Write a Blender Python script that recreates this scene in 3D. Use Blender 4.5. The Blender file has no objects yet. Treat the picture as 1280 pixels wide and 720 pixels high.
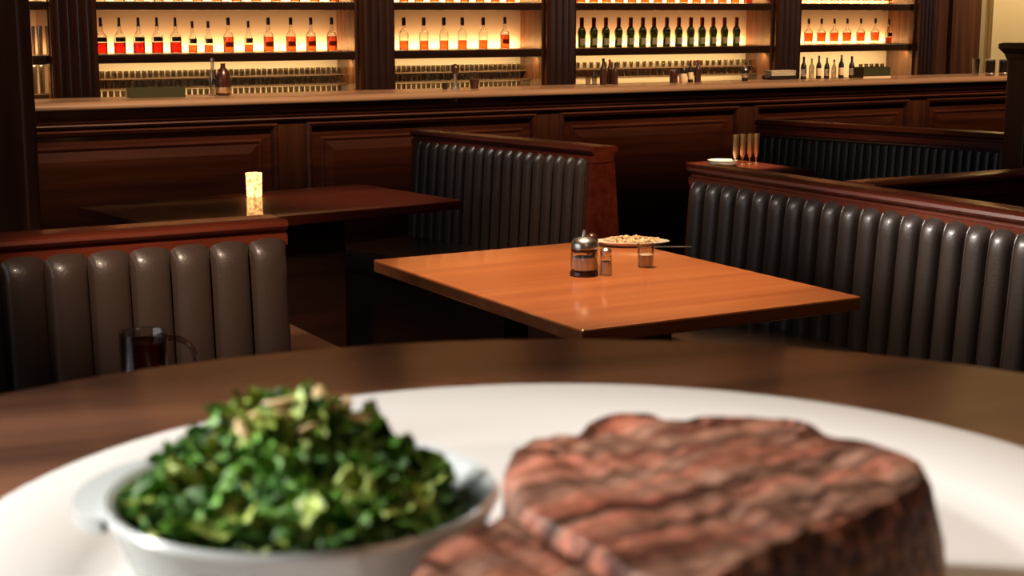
import bpy, bmesh, math, random
from mathutils import Vector, Matrix, noise
random.seed(7)
S = bpy.context.scene
C = S.collection
PI = math.pi
R = math.radians

# ------------------------------------------------------------------ camera
H, PITCH, YAW, FPX = 1.42, math.atan(345 / 1900), R(29.5), 1900.0
FW = Vector((math.sin(YAW) * math.cos(PITCH), math.cos(YAW) * math.cos(PITCH), -math.sin(PITCH)))
RT = Vector((math.cos(YAW), -math.sin(YAW), 0))
UP = RT.cross(FW)
EYE = Vector((0, 0, H))
cd = bpy.data.cameras.new('camera')
cam = bpy.data.objects.new('camera', cd)
C.objects.link(cam)
cam.location = EYE
cam.rotation_euler = (PI / 2 - PITCH, 0, -YAW)
cd.sensor_width = 36
cd.lens = FPX / 1280 * 36
cd.clip_start = 0.01
cd.dof.use_dof = True
cd.dof.focus_distance = 5.6
cd.dof.aperture_fstop = 14.5
S.camera = cam


def ray(px, py):
    return FW + RT * ((px - 640) / FPX) - UP * ((py - 360) / FPX)


def at_z(px, py, z):
    d = ray(px, py)
    return EYE + d * ((z - H) / d.z)


def at_y(px, py, y):
    d = ray(px, py)
    return EYE + d * (y / d.y)


# --------------------------------------------------------------- materials
def new_mat(name):
    m = bpy.data.materials.new(name)
    m.use_nodes = True
    nt = m.node_tree
    b = nt.nodes['Principled BSDF']
    return m, nt, b


def simple(name, col, rough=0.5, metal=0.0, bump=0.0, bscale=60, coat=0.0, spec=0.5, var=0.0, trans=0.0):
    m, nt, b = new_mat(name)
    b.inputs['Base Color'].default_value = (*col, 1)
    b.inputs['Roughness'].default_value = rough
    b.inputs['Metallic'].default_value = metal
    b.inputs['Coat Weight'].default_value = coat
    b.inputs['Specular IOR Level'].default_value = spec
    b.inputs['Transmission Weight'].default_value = trans
    tc = nt.nodes.new('ShaderNodeTexCoord')
    nz = nt.nodes.new('ShaderNodeTexNoise')
    nz.inputs['Scale'].default_value = bscale
    nt.links.new(tc.outputs['Object'], nz.inputs['Vector'])
    if bump:
        bp = nt.nodes.new('ShaderNodeBump')
        bp.inputs['Strength'].default_value = bump
        bp.inputs['Distance'].default_value = 0.002
        nt.links.new(nz.outputs['Fac'], bp.inputs['Height'])
        nt.links.new(bp.outputs['Normal'], b.inputs['Normal'])
    if var:
        rp = nt.nodes.new('ShaderNodeValToRGB')
        rp.color_ramp.elements[0].position = 0.35
        rp.color_ramp.elements[1].position = 0.68
        rp.color_ramp.elements[0].color = (*[c * (1 - var) for c in col], 1)
        rp.color_ramp.elements[1].color = (*[min(1, c * (1 + var)) for c in col], 1)
        nt.links.new(nz.outputs['Fac'], rp.inputs['Fac'])
        nt.links.new(rp.outputs['Color'], b.inputs['Base Color'])
    return m


def wood(name, dark, light, axis=0, scale=6, rough=0.35, coat=0.3, stretch=14, crough=0.15):
    m, nt, b = new_mat(name)
    tc = nt.nodes.new('ShaderNodeTexCoord')
    mp = nt.nodes.new('ShaderNodeMapping')
    sc = [scale * stretch * 0.5] * 3
    sc[axis] = scale * 0.35
    mp.inputs['Scale'].default_value = sc
    nz = nt.nodes.new('ShaderNodeTexNoise')
    nz.inputs['Scale'].default_value = 1.0
    nz.inputs['Detail'].default_value = 5
    nz.inputs['Distortion'].default_value = 0.6
    rp = nt.nodes.new('ShaderNodeValToRGB')
    rp.color_ramp.elements[0].position = 0.32
    rp.color_ramp.elements[0].color = (*dark, 1)
    rp.color_ramp.elements[1].position = 0.7
    rp.color_ramp.elements[1].color = (*light, 1)
    L = nt.links.new
    L(tc.outputs['Object'], mp.inputs['Vector'])
    L(mp.outputs['Vector'], nz.inputs['Vector'])
    L(nz.outputs['Fac'], rp.inputs['Fac'])
    L(rp.outputs['Color'], b.inputs['Base Color'])
    b.inputs['Roughness'].default_value = rough
    b.inputs['Coat Weight'].default_value = coat
    b.inputs['Coat Roughness'].default_value = crough
    bp = nt.nodes.new('ShaderNodeBump')
    bp.inputs['Strength'].default_value = 0.08
    bp.inputs['Distance'].default_value = 0.001
    L(nz.outputs['Fac'], bp.inputs['Height'])
    L(bp.outputs['Normal'], b.inputs['Normal'])
    return m


def clear(name, tint=(0.95, 0.95, 0.93), gloss=0.08, rough=0.03):
    """thin clear glass: tinted see-through with a fresnel sheen"""
    m = bpy.data.materials.new(name)
    m.use_nodes = True
    nt = m.node_tree
    nt.nodes.clear()
    out = nt.nodes.new('ShaderNodeOutputMaterial')
    tr = nt.nodes.new('ShaderNodeBsdfTransparent')
    tr.inputs['Color'].default_value = (*tint, 1)
    gl = nt.nodes.new('ShaderNodeBsdfGlossy')
    gl.inputs['Roughness'].default_value = rough
    lw = nt.nodes.new('ShaderNodeLayerWeight')
    lw.inputs['Blend'].default_value = 0.25
    ma = nt.nodes.new('ShaderNodeMath')
    ma.operation = 'MULTIPLY_ADD'
    ma.inputs[1].default_value = 0.55
    ma.inputs[2].default_value = gloss
    mx = nt.nodes.new('ShaderNodeMixShader')
    L = nt.links.new
    L(lw.outputs['Fresnel'], ma.inputs[0])
    L(ma.outputs[0], mx.inputs['Fac'])
    L(tr.outputs[0], mx.inputs[1])
    L(gl.outputs[0], mx.inputs[2])
    L(mx.outputs[0], out.inputs['Surface'])
    return m


def emit(name, col, st):
    m, nt, b = new_mat(name)
    b.inputs['Base Color'].default_value = (*col, 1)
    b.inputs['Emission Color'].default_value = (*col, 1)
    b.inputs['Emission Strength'].default_value = st
    return m


M = {}
M['bar_wood'] = wood('bar_wood', (0.060, 0.014, 0.007), (0.13, 0.036, 0.015), axis=0, scale=3, rough=0.38, coat=0.35)
M['bar_wood_v'] = wood('bar_wood_v', (0.060, 0.019, 0.010), (0.13, 0.045, 0.021), axis=2, scale=3, rough=0.4, coat=0.3)
M['bar_top'] = wood('bar_top', (0.44, 0.26, 0.15), (0.60, 0.38, 0.23), axis=0, scale=3, rough=0.35, coat=0.6)  # pale colour carries the lit shelves' reflection along the bar top
M['shelf_wood'] = wood('shelf_wood', (0.03, 0.011, 0.006), (0.06, 0.022, 0.011), axis=0, scale=3, rough=0.4, coat=0.2)
M['shelf_gloss'] = wood('shelf_gloss', (0.10, 0.035, 0.015), (0.22, 0.09, 0.04), axis=2, scale=4, rough=0.25, coat=0.7)
M['booth_wood'] = wood('booth_wood', (0.085, 0.013, 0.006), (0.16, 0.030, 0.012), axis=0, scale=4, rough=0.32, coat=0.4)
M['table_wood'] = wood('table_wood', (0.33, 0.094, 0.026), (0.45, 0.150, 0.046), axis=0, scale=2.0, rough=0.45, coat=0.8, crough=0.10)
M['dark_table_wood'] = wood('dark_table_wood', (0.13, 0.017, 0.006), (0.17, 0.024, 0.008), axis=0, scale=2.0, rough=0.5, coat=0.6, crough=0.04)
M['ledge'] = simple('ledge', (0.16, 0.08, 0.035), 0.4)
M['pub_wood'] = wood('pub_wood', (0.045, 0.016, 0.007), (0.22, 0.090, 0.046), axis=0, scale=3.0, rough=0.42, coat=0.15, stretch=9)
M['leather'] = simple('leather', (0.058, 0.038, 0.029), 0.36, bump=0.25, bscale=140, coat=0.1)
M['dark_leather'] = simple('dark_leather', (0.012, 0.014, 0.016), 0.35, bump=0.2, bscale=140)
M['tan_leather'] = simple('tan_leather', (0.26, 0.115, 0.055), 0.5, bump=0.2, bscale=120)
M['floor'] = wood('floor', (0.030, 0.014, 0.008), (0.06, 0.03, 0.016), axis=0, scale=2, rough=0.45, coat=0.1)
M['ceiling'] = simple('ceiling', (0.10, 0.07, 0.05), 0.8)
M['dark_wall'] = simple('dark_wall', (0.05, 0.025, 0.016), 0.7)
M['cream'] = simple('cream', (0.62, 0.47, 0.27), 0.7, bump=0.05)
M['backlit'] = simple('backlit', (0.86, 0.66, 0.44), 0.6)
M['glass'] = clear('glass')
M['smoke_glass'] = clear('smoke_glass', (0.80, 0.76, 0.70), 0.10)
M['glint_glass'] = clear('glint_glass', (0.80, 0.74, 0.62), 0.30, 0.12)
M['red_liquor'] = clear('red_liquor', (0.76, 0.29, 0.11), 0.03)
M['ruby_liquor'] = clear('ruby_liquor', (0.55, 0.085, 0.045), 0.03)
M['amber_liquor'] = clear('amber_liquor', (0.78,0.36,0.15), 0.03)
M['wine_glass'] = clear('wine_glass', (0.10, 0.14, 0.03), 0.05)
M['cut_glass'] = simple('cut_glass', (0.95, 0.93, 0.90), 0.03, trans=1.0)
M['black'] = simple('black', (0.012, 0.009, 0.008), 0.35)
M['dark_brown'] = simple('dark_brown', (0.045, 0.014, 0.009), 0.3, coat=0.3)
M['foil_red'] = simple('foil_red', (0.26, 0.022, 0.014), 0.35)
M['cork'] = simple('cork', (0.14, 0.035, 0.015), 0.6)
M['paper'] = simple('paper', (0.75, 0.62, 0.42), 0.7)
M['chrome'] = simple('chrome', (0.85, 0.82, 0.77), 0.30, metal=1.0)
M['gold'] = simple('gold', (0.95, 0.66, 0.36), 0.38, metal=1.0)
M['green_box'] = simple('green_box', (0.03, 0.035, 0.012), 0.5)
M['porcelain'] = simple('porcelain', (0.86, 0.83, 0.79), 0.18, coat=0.3, spec=0.5)
M['bowl_white'] = simple('bowl_white', (0.54, 0.57, 0.56), 0.2, coat=0.3)
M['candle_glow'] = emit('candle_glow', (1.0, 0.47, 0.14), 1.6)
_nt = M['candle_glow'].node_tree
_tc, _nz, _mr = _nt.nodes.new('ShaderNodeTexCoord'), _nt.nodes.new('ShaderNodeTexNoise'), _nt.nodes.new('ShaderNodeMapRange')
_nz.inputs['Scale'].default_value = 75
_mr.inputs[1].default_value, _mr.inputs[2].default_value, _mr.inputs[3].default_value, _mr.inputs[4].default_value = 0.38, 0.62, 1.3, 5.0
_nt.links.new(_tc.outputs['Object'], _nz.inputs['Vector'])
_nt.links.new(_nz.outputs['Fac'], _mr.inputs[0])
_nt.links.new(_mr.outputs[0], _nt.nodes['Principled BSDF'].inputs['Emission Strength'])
M['wax_glow'] = emit('wax_glow', (1.0, 0.66, 0.28), 7.0)
M['nut'] = simple('nut', (0.85, 0.62, 0.38), 0.6, var=0.25, bscale=30)
M['cloudy'] = simple('cloudy', (0.80, 0.70, 0.60), 0.3, trans=0.45)
M['salt'] = simple('salt', (0.85, 0.82, 0.76), 0.8)
M['pepper'] = simple('pepper', (0.06, 0.045, 0.035), 0.8, var=0.4, bscale=400)
M['drink'] = clear('drink', (0.5, 0.07, 0.04), 0.04)
M['napkin'] = simple('napkin', (0.45, 0.42, 0.30), 0.8)
M['leaf_dark'] = simple('leaf_dark', (0.045, 0.130, 0.018), 0.5, spec=0.3, bump=0.5, bscale=300, var=0.4)
M['leaf_mid'] = simple('leaf_mid', (0.125, 0.30, 0.036), 0.5, spec=0.3, bump=0.5, bscale=300, var=0.35)
M['leaf_light'] = simple('leaf_light', (0.38, 0.48, 0.10), 0.5, spec=0.3, bump=0.4, bscale=300, var=0.3)
M['garlic'] = simple('garlic', (0.72, 0.52, 0.26), 0.45)


def meat(name, crust=False):
    m, nt, b = new_mat(name)
    L = nt.links.new
    N_ = nt.nodes.new
    tc = N_('ShaderNodeTexCoord')
    d = at_z(900, 640, 1.245) - at_z(700, 560, 1.245)
    mp = N_('ShaderNodeMapping')
    mp.inputs['Rotation'].default_value = (0, 0, -math.atan2(d.y, d.x))
    mp.inputs['Scale'].default_value = (13, 125, 40)
    nz = N_('ShaderNodeTexNoise')
    nz.inputs['Scale'].default_value = 1.0
    nz.inputs['Detail'].default_value = 7
    nz.inputs['Roughness'].default_value = 0.6
    nz.inputs['Distortion'].default_value = 0.6
    n2 = N_('ShaderNodeTexNoise')
    n2.inputs['Scale'].default_value = 38 if crust else 0.45
    n2.inputs['Distortion'].default_value = 0.0 if crust else 0.8
    n2.inputs['Detail'].default_value = 4
    n3 = N_('ShaderNodeTexNoise')
    n3.inputs['Scale'].default_value = 190
    n3.inputs['Detail'].default_value = 3
    L(tc.outputs['Object'], mp.inputs['Vector'])
    L(mp.outputs['Vector'], nz.inputs['Vector'])
    L((tc.outputs['Object'] if crust else mp.outputs['Vector']), n2.inputs['Vector'])
    L(tc.outputs['Object'], n3.inputs['Vector'])

    def ramp(src, stops):
        r = N_('ShaderNodeValToRGB')
        e = r.color_ramp.elements
        e[0].position, e[0].color = stops[0][0], (*stops[0][1], 1)
        e[1].position, e[1].color = stops[-1][0], (*stops[-1][1], 1)
        for p, c in stops[1:-1]:
            q = e.new(p)
            q.color = (*c, 1)
        L(src, r.inputs['Fac'])
        return r.outputs['Color']

    def mix(mode, fac, a, c):
        x = N_('ShaderNodeMix')
        x.data_type = 'RGBA'
        x.blend_type = mode
        if isinstance(fac, float):
            x.inputs['Factor'].default_value = fac
        else:
            L(fac, x.inputs['Factor'])
        L(a, x.inputs['A'])
        L(c, x.inputs['B'])
        return x.outputs['Result']

    if crust:
        # seared top band, rendered fat lower down the flank
        sp = N_('ShaderNodeSeparateXYZ')
        L(tc.outputs['Object'], sp.inputs[0])
        mr = N_('ShaderNodeMapRange')
        mr.inputs[1].default_value, mr.inputs[2].default_value = 0.046, 0.020
        L(sp.outputs['Z'], mr.inputs[0])
        ad = N_('ShaderNodeMath')
        ad.operation = 'MULTIPLY'
        rr = ramp(n2.outputs['Fac'], [(0.40, (0, 0, 0)), (0.58, (1, 1, 1))])
        L(mr.outputs[0], ad.inputs[0])
        L(rr, ad.inputs[1])
        sear = ramp(n3.outputs['Fac'], [(0.36, (0.022, 0.008, 0.005)), (0.52, (0.085, 0.026, 0.013)), (0.68, (0.20, 0.070, 0.032))])
        fat = ramp(n3.outputs['Fac'], [(0.34, (0.22, 0.075, 0.018)), (0.66, (0.55, 0.25, 0.070))])
        col = mix('MIX', ad.outputs[0], sear, fat)
    else:
        brown = ramp(nz.outputs['Fac'], [(0.36, (0.030, 0.013, 0.009)), (0.43, (0.110, 0.046, 0.029)), (0.51, (0.27, 0.135, 0.090)), (0.62, (0.42, 0.22, 0.15))])
        pink = ramp(nz.outputs['Fac'], [(0.36, (0.09, 0.026, 0.017)), (0.45, (0.40, 0.120, 0.070)), (0.60, (0.64, 0.235, 0.150))])
        msk = ramp(n2.outputs['Fac'], [(0.44, (0, 0, 0)), (0.58, (1, 1, 1))])
        col = mix('MIX', msk, brown, pink)
        spk = ramp(n3.outputs['Fac'], [(0.38, (0.35, 0.30, 0.28)), (0.55, (1, 1, 1))])
        col = mix('MULTIPLY', 0.45, col, spk)
    L(col, b.inputs['Base Color'])
    b.inputs['Roughness'].default_value = 0.42 if not crust else 0.5
    b.inputs['Specular IOR Level'].default_value = 0.28 if not crust else 0.3
    bp = N_('ShaderNodeBump')
    bp.inputs['Strength'].default_value = 0.7
    bp.inputs['Distance'].default_value = 0.003
    L((n3 if crust else nz).outputs['Fac'], bp.inputs['Height'])
    L(bp.outputs['Normal'], b.inputs['Normal'])
    return m


M['meat'] = meat('meat')
M['crust'] = meat('crust', True)


# ------------------------------------------------------------ mesh helpers
def obj(name, bm, mats, parent=None, smooth=False, loc=None):
    bmesh.ops.recalc_face_normals(bm, faces=bm.faces)
    me = bpy.data.meshes.new(name)
    bm.to_mesh(me)
    bm.free()
    for m in (mats if isinstance(mats, (list, tuple)) else [mats]):
        me.materials.append(M[m])
    if smooth:
        me.polygons.foreach_set('use_smooth', [True] * len(me.polygons))
        try:
            me.set_sharp_from_angle(angle=R(42))
        except Exception:
            pass
    o = bpy.data.objects.new(name, me)
    C.objects.link(o)
    if parent:
        o.parent = parent
    if loc:
        o.location = loc
    return o


def tag(o, label=None, cat=None, group=None, kind=None):
    if label:
        o['label'] = label
    if cat:
        o['category'] = cat
    if group:
        o['group'] = group
    if kind:
        o['kind'] = kind
    return o


def thing(name, label, cat, loc=(0, 0, 0), rz=0, group=None):
    o = bpy.data.objects.new(name, None)
    C.objects.link(o)
    o.location = loc
    o.rotation_euler = (0, 0, rz)
    o.empty_display_size = 0.05
    return tag(o, label, cat, group)


def dup(root, loc, label=None, group=None, rz=None):
    r = root.copy()
    C.objects.link(r)
    r.location = loc
    if rz is not None:
        r.rotation_euler = (0, 0, rz)
    if label:
        r['label'] = label
    if group:
        r['group'] = group
    for ch in list(root.children):
        c = ch.copy()
        C.objects.link(c)
        c.parent = r
        for g in ch.children:
            d = g.copy()
            C.objects.link(d)
            d.parent = c
    return r


def box(bm, x0, x1, y0, y1, z0, z1, bev=0.0, seg=2, mi=0):
    vs = [bm.verts.new((x, y, z)) for z in (z0, z1) for y in (y0, y1) for x in (x0, x1)]
    f = [(0, 1, 3, 2), (4, 6, 7, 5), (0, 4, 5, 1), (1, 5, 7, 3), (3, 7, 6, 2), (2, 6, 4, 0)]
    fs = [bm.faces.new([vs[i] for i in q]) for q in f]
    for q in fs:
        q.material_index = mi
    if bev:
        es = list({e for q in fs for e in q.edges})
        bmesh.ops.bevel(bm, geom=es, offset=bev, segments=seg, affect='EDGES', profile=0.5)
    return bm


def bx(*a, **k):
    bm = bmesh.new()
    box(bm, *a, **k)
    return bm


def lathe(bm, prof, seg=24, c=(0, 0, 0), mi=0, cap0=True, cap1=True):
    rings = []
    for r, z in prof:
        rings.append([bm.verts.new((c[0] + r * math.cos(2 * PI * i / seg), c[1] + r * math.sin(2 * PI * i / seg), c[2] + z)) for i in range(seg)])
    for a, b in zip(rings, rings[1:]):
        for i in range(seg):
            f = bm.faces.new((a[i], a[(i + 1) % seg], b[(i + 1) % seg], b[i]))
            f.material_index = mi
    if cap0:
        bm.faces.new(rings[0][::-1]).material_index = mi
    if cap1:
        bm.faces.new(rings[-1]).material_index = mi
    return bm


def lth(prof, seg=24, **k):
    bm = bmesh.new()
    return lathe(bm, prof, seg, **k)


def sweep_x(bm, prof, x0, x1, mi=0):
    """extrude a closed (y,z) profile along x"""
    a = [bm.verts.new((x0, y, z)) for y, z in prof]
    b = [bm.verts.new((x1, y, z)) for y, z in prof]
    n = len(prof)
    for i in range(n):
        bm.faces.new((a[i], a[(i + 1) % n], b[(i + 1) % n], b[i])).material_index = mi
    bm.faces.new(a[::-1]).material_index = mi
    bm.faces.new(b).material_index = mi
    return bm


def sweep_z(bm, prof, z0, z1):
    a = [bm.verts.new((x, y, z0)) for x, y in prof]
    b = [bm.verts.new((x, y, z1)) for x, y in prof]
    n = len(prof)
    for i in range(n):
        bm.faces.new((a[i], a[(i + 1) % n], b[(i + 1) % n], b[i]))
    bm.faces.new(a[::-1])
    bm.faces.new(b)
    return bm


def tube(bm, pts, r, seg=10, mi=0, closed=False):
    pts = [Vector(p) for p in pts]
    n = len(pts)
    rings = []
    for i, p in enumerate(pts):
        rr = r[i] if isinstance(r, (list, tuple)) else r
        if closed:
            t = pts[(i + 1) % n] - pts[i - 1]
        else:
            t = pts[min(i + 1, n - 1)] - pts[max(i - 1, 0)]
        t.normalize()
        u = t.orthogonal().normalized() if abs(t.z) > 0.99 else t.cross(Vector((0, 0, 1))).normalized()
        v = t.cross(u)
        rings.append([bm.verts.new(p + u * rr * math.cos(2 * PI * k / seg) + v * rr * math.sin(2 * PI * k / seg)) for k in range(seg)])
    rng = range(n) if closed else range(n - 1)
    for i in rng:
        a, b = rings[i], rings[(i + 1) % n]
        for k in range(seg):
            bm.faces.new((a[k], a[(k + 1) % seg], b[(k + 1) % seg], b[k])).material_index = mi
    if not closed:
        bm.faces.new(rings[0][::-1]).material_index = mi
        bm.faces.new(rings[-1]).material_index = mi
    return bm


ORD = ['first', 'second', 'third', 'fourth', 'fifth', 'sixth', 'seventh', 'eighth', 'ninth', 'tenth', 'eleventh', 'twelfth', 'thirteenth', 'fourteenth', 'fifteenth', 'sixteenth']

# ------------------------------------------------------------------- shell
def struct(name, bm, mat, loc=None):
    return tag(obj(name, bm, mat, loc=loc), kind='structure')


struct('floor', bx(-2.6, 11.6, -2.6, 9.6, -0.1, 0.0), 'floor')
struct('ceiling', bx(-2.6, 11.6, -2.6, 9.6, 3.0, 3.1), 'ceiling')
struct('wall_back', bx(-2.6, 11.6, 9.0, 9.1, 0, 3.0), 'cream')
struct('wall_left', bx(-2.6, -2.5, -2.5, 9.0, 0, 3.0), 'dark_wall')
struct('wall_right', bx(11.5, 11.6, -2.5, 9.0, 0, 3.0), 'dark_wall')
struct('wall_front', bx(-2.5, 11.5, -2.6, -2.5, 0, 3.0), 'dark_wall')

bm = bmesh.new()
for q in ((1.7, 1.78, 0.9, 2.6), (5.42, 5.5, 0.9, 2.6), (1.78, 5.42, 0.9, 0.98), (1.78, 5.42, 2.52, 2.6), (2.98, 3.02, 0.98, 2.52), (4.18, 4.22, 0.98, 2.52)):
    box(bm, -2.498, -2.45, q[0], q[1], q[2], q[3])
struct('added_window_1', bm, 'bar_wood_v')  # unseen frame added to go with the cool side fill

# ---------------------------------------------------------------- back bar
YF, YB = 8.40, 8.67          # opening plane and lit back panel
Z1, Z2 = 1.19, 1.478         # tops of the two bottle shelves
ST = 0.048
BZ = 0.90                    # back counter height
bays = [(0.95, 1.905), (2.145, 3.70), (3.925, 4.985), (5.205, 6.825), (7.05, 8.155)]
bay_words = ['beside the dark column', 'second from the dark column', 'third from the dark column', 'fourth from the dark column', 'nearest the cream wall']
for k, (x0, x1) in enumerate(bays):
    t = thing('back_bar_bay', 'dark wood shelving bay with glowing back panel, the bay ' + bay_words[k], 'shelving', (x0, YF, 0), 0, 'lit bays of the back bar')
    w = x1 - x0
    obj('back_panel', bx(0, w, YB - YF, YB - YF + 0.03, BZ, 2.35), 'backlit', t)
    obj('side_panel', bx(0, 0.018, 0.0, YB - YF, BZ, 2.35), 'bar_wood_v', t)
    sw = 0.018 if k else 0.005
    obj('side_panel', bx(w - sw, w, 0.0, YB - YF, BZ, 2.35), 'shelf_gloss', t)
    for z in (Z1, Z2, 1.80, 2.12):
        obj('shelf', bx(0.018, w - 0.018, 0.0, YB - YF - 0.001, z - ST, z, bev=0.004), 'shelf_wood', t)
    obj('cornice', bx(0, w, -0.05, YB - YF + 0.03, 2.35, 2.55, bev=0.02), 'bar_wood', t)
    obj('lower_cabinet', bx(0, w, 0, 0.55, 0, BZ - 0.04), 'bar_wood', t)
    obj('counter', bx(0, w, -0.10, 0.55, BZ - 0.04, BZ, bev=0.005), 'shelf_wood', t)

pils = [(1.905, 2.145), (3.70, 3.925), (4.985, 5.205), (6.825, 7.05), (8.155, 8.335)]
pil_words = ['between the first and second bottle bays', 'between the second and third bottle bays', 'between the third and fourth bottle bays', 'between the fourth and last bottle bays', 'closing the last bottle bay beside the plain panel']
for k, (x0, x1) in enumerate(pils):
    t = thing('fluted_pilaster', 'tall dark fluted wood pilaster ' + pil_words[k], 'pilaster', (x0, YF, 0), 0, 'fluted pilasters of the back bar')
    w = x1 - x0
    n = 4
    prof = [(0.001, 0.14), (0.001, -0.035), (0.016, -0.035)]
    fwid = (w - 0.032) / n
    for i in range(n):
        a = 0.016 + i * fwid
        for j in range(1, 8):
            u = j / 8
            prof.append((a + fwid * (0.12 + 0.76 * u), -0.035 + 0.022 * math.sin(PI * u) ** 0.7))
        prof.append((a + fwid, -0.035))
    prof += [(w - 0.001, -0.035), (w - 0.001, 0.14)]
    bm = bmesh.new()
    sweep_z(bm, prof, 0.30, 2.20)
    obj('shaft', bm, 'bar_wood_v', t, smooth=True)
    obj('plinth', bx(0.001, w - 0.001, -0.05, 0.14, 0, 0.30, bev=0.01), 'bar_wood_v', t)
    obj('capital', bx(0.001, w - 0.001, -0.06, 0.14, 2.20, 2.55, bev=0.02), 'bar_wood_v', t)

t = thing('wall_panelling', 'plain dark wood panelling between the last pilaster and cream trim', 'panelling', (8.335, YF, 0))
obj('board', bx(0.002, 0.475, -0.01, 0.04, 0, 2.6), 'bar_wood_v', t)
obj('stile', bx(0.16, 0.20, -0.03, -0.01, 0, 2.6, bev=0.004), 'bar_wood_v', t)
obj('stile', bx(0.002, 0.03, -0.035, -0.01, 0, 2.6, bev=0.004), 'bar_wood_v', t)
bm = bmesh.new()
prof = [(8.815, 8.99), (8.815, 8.40), (8.85, 8.385), (8.87, 8.41), (8.89, 8.385), (8.915, 8.41), (8.93, 8.385), (8.975, 8.40), (8.985, 8.99)]
sweep_z(bm, prof, 0, 3.0)
struct('trim_1', bm, 'cream')
struct('wall_side', bx(8.985, 11.5, 8.50, 8.99, 0, 3.0), 'cream')
struct('wall_behind', bx(-2.5, 0.95, 8.45, 8.55, 0, 3.0), 'dark_wall')

# ---------------------------------------------------------------- bar
BF = 6.66
t = thing('worktop', 'long polished dark wood bar top under the lit shelves', 'counter', (0, BF, 0))
prof = [(0.0, 1.002), (-0.004, 1.006), (-0.006, 1.014), (0.0, 1.026), (0.012, 1.034), (0.03, 1.037), (0.05, 1.034), (0.40, 1.034), (0.42, 1.028), (0.42, 1.002)]
bm = bmesh.new()
sweep_x(bm, prof, -1.5, 9.2)
obj('slab', bm, 'bar_top', t, smooth=True)
bm = bmesh.new()
sweep_x(bm, [(0.055, 1.002), (0.02, 1.002), (0.022, 0.975), (0.038, 0.962), (0.042, 0.945), (0.055, 0.945)], -1.5, 9.2)
obj('cove_moulding', bm, 'bar_wood', t)

t = thing('bar_counter', 'dark panelled bar counter below the long bar top', 'bar', (0, BF + 0.055, 0))
obj('carcass', bx(-1.5, 9.2, 0.03, 0.33, 0.0, 0.99), 'bar_wood', t)
obj('top_rail', bx(-1.5, 9.2, 0.0, 0.03, 0.915, 0.991, bev=0.003), 'bar_wood', t)
bm = bmesh.new()
sweep_x(bm, [(0.0, 0.940), (-0.016, 0.936), (-0.02, 0.93), (-0.012, 0.922), (0.0, 0.918)], -1.5, 9.2)
obj('bead_moulding', bm, 'bar_wood', t, smooth=True)
obj('plinth', bx(-1.5, 9.2, -0.012, 0.03, 0.0, 0.14, bev=0.006), 'bar_wood', t)
ss = [(0.95, 1.05), (2.548, 2.688), (3.945, 4.08), (5.245, 5.345), (6.505, 6.635), (7.75, 7.87), (9.1, 9.2)]
for a, b in ss:
    obj('stile', bx(a, b, 0.0, 0.03, 0.14, 0.915, bev=0.003), 'bar_wood_v', t)
for (a0, a), (b, b0) in zip(ss, ss[1:]):
    bm = bmesh.new()
    # stepped moulding frame around a raised field
    x0, x1, z0, z1 = a, b, 0.14, 0.915
    steps = [(0.0, 0.0), (0.012, -0.012), (0.026, -0.004), (0.034, 0.018), (0.075, 0.018), (0.085, 0.006), (0.098, 0.012), (0.14, 0.0)]
    prev = None
    for ins, y in steps:
        ring = [bm.verts.new(p) for p in ((x0 + ins, y, z0 + ins), (x1 - ins, y, z0 + ins), (x1 - ins, y, z1 - ins), (x0 + ins, y, z1 - ins))]
        if prev:
            for i in range(4):
                bm.faces.new((prev[i], prev[(i + 1) % 4], ring[(i + 1) % 4], ring[i]))
        prev = ring
    bm.faces.new(prev)
    obj('raised_panel', bm, 'bar_wood', t)

# tall column at the bar end
t = thing('wood_column', 'dark wood clad column rising behind the brown pleated booth', 'column', (0.55, 4.62, 0))
obj('shaft', bx(-0.33, 0.435, 0, 0.42, 0.16, 2.75, bev=0.008), 'bar_wood_v', t)
obj('corner_trim', bx(0.405, 0.445, -0.012, 0.03, 0.16, 2.75, bev=0.006), 'bar_wood_v', t)
obj('plinth', bx(-0.35, 0.455, -0.03, 0.44, 0, 0.16, bev=0.01), 'bar_wood_v', t)
obj('capital', bx(-0.37, 0.475, -0.05, 0.46, 2.75, 2.99, bev=0.02), 'bar_wood_v', t)

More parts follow.
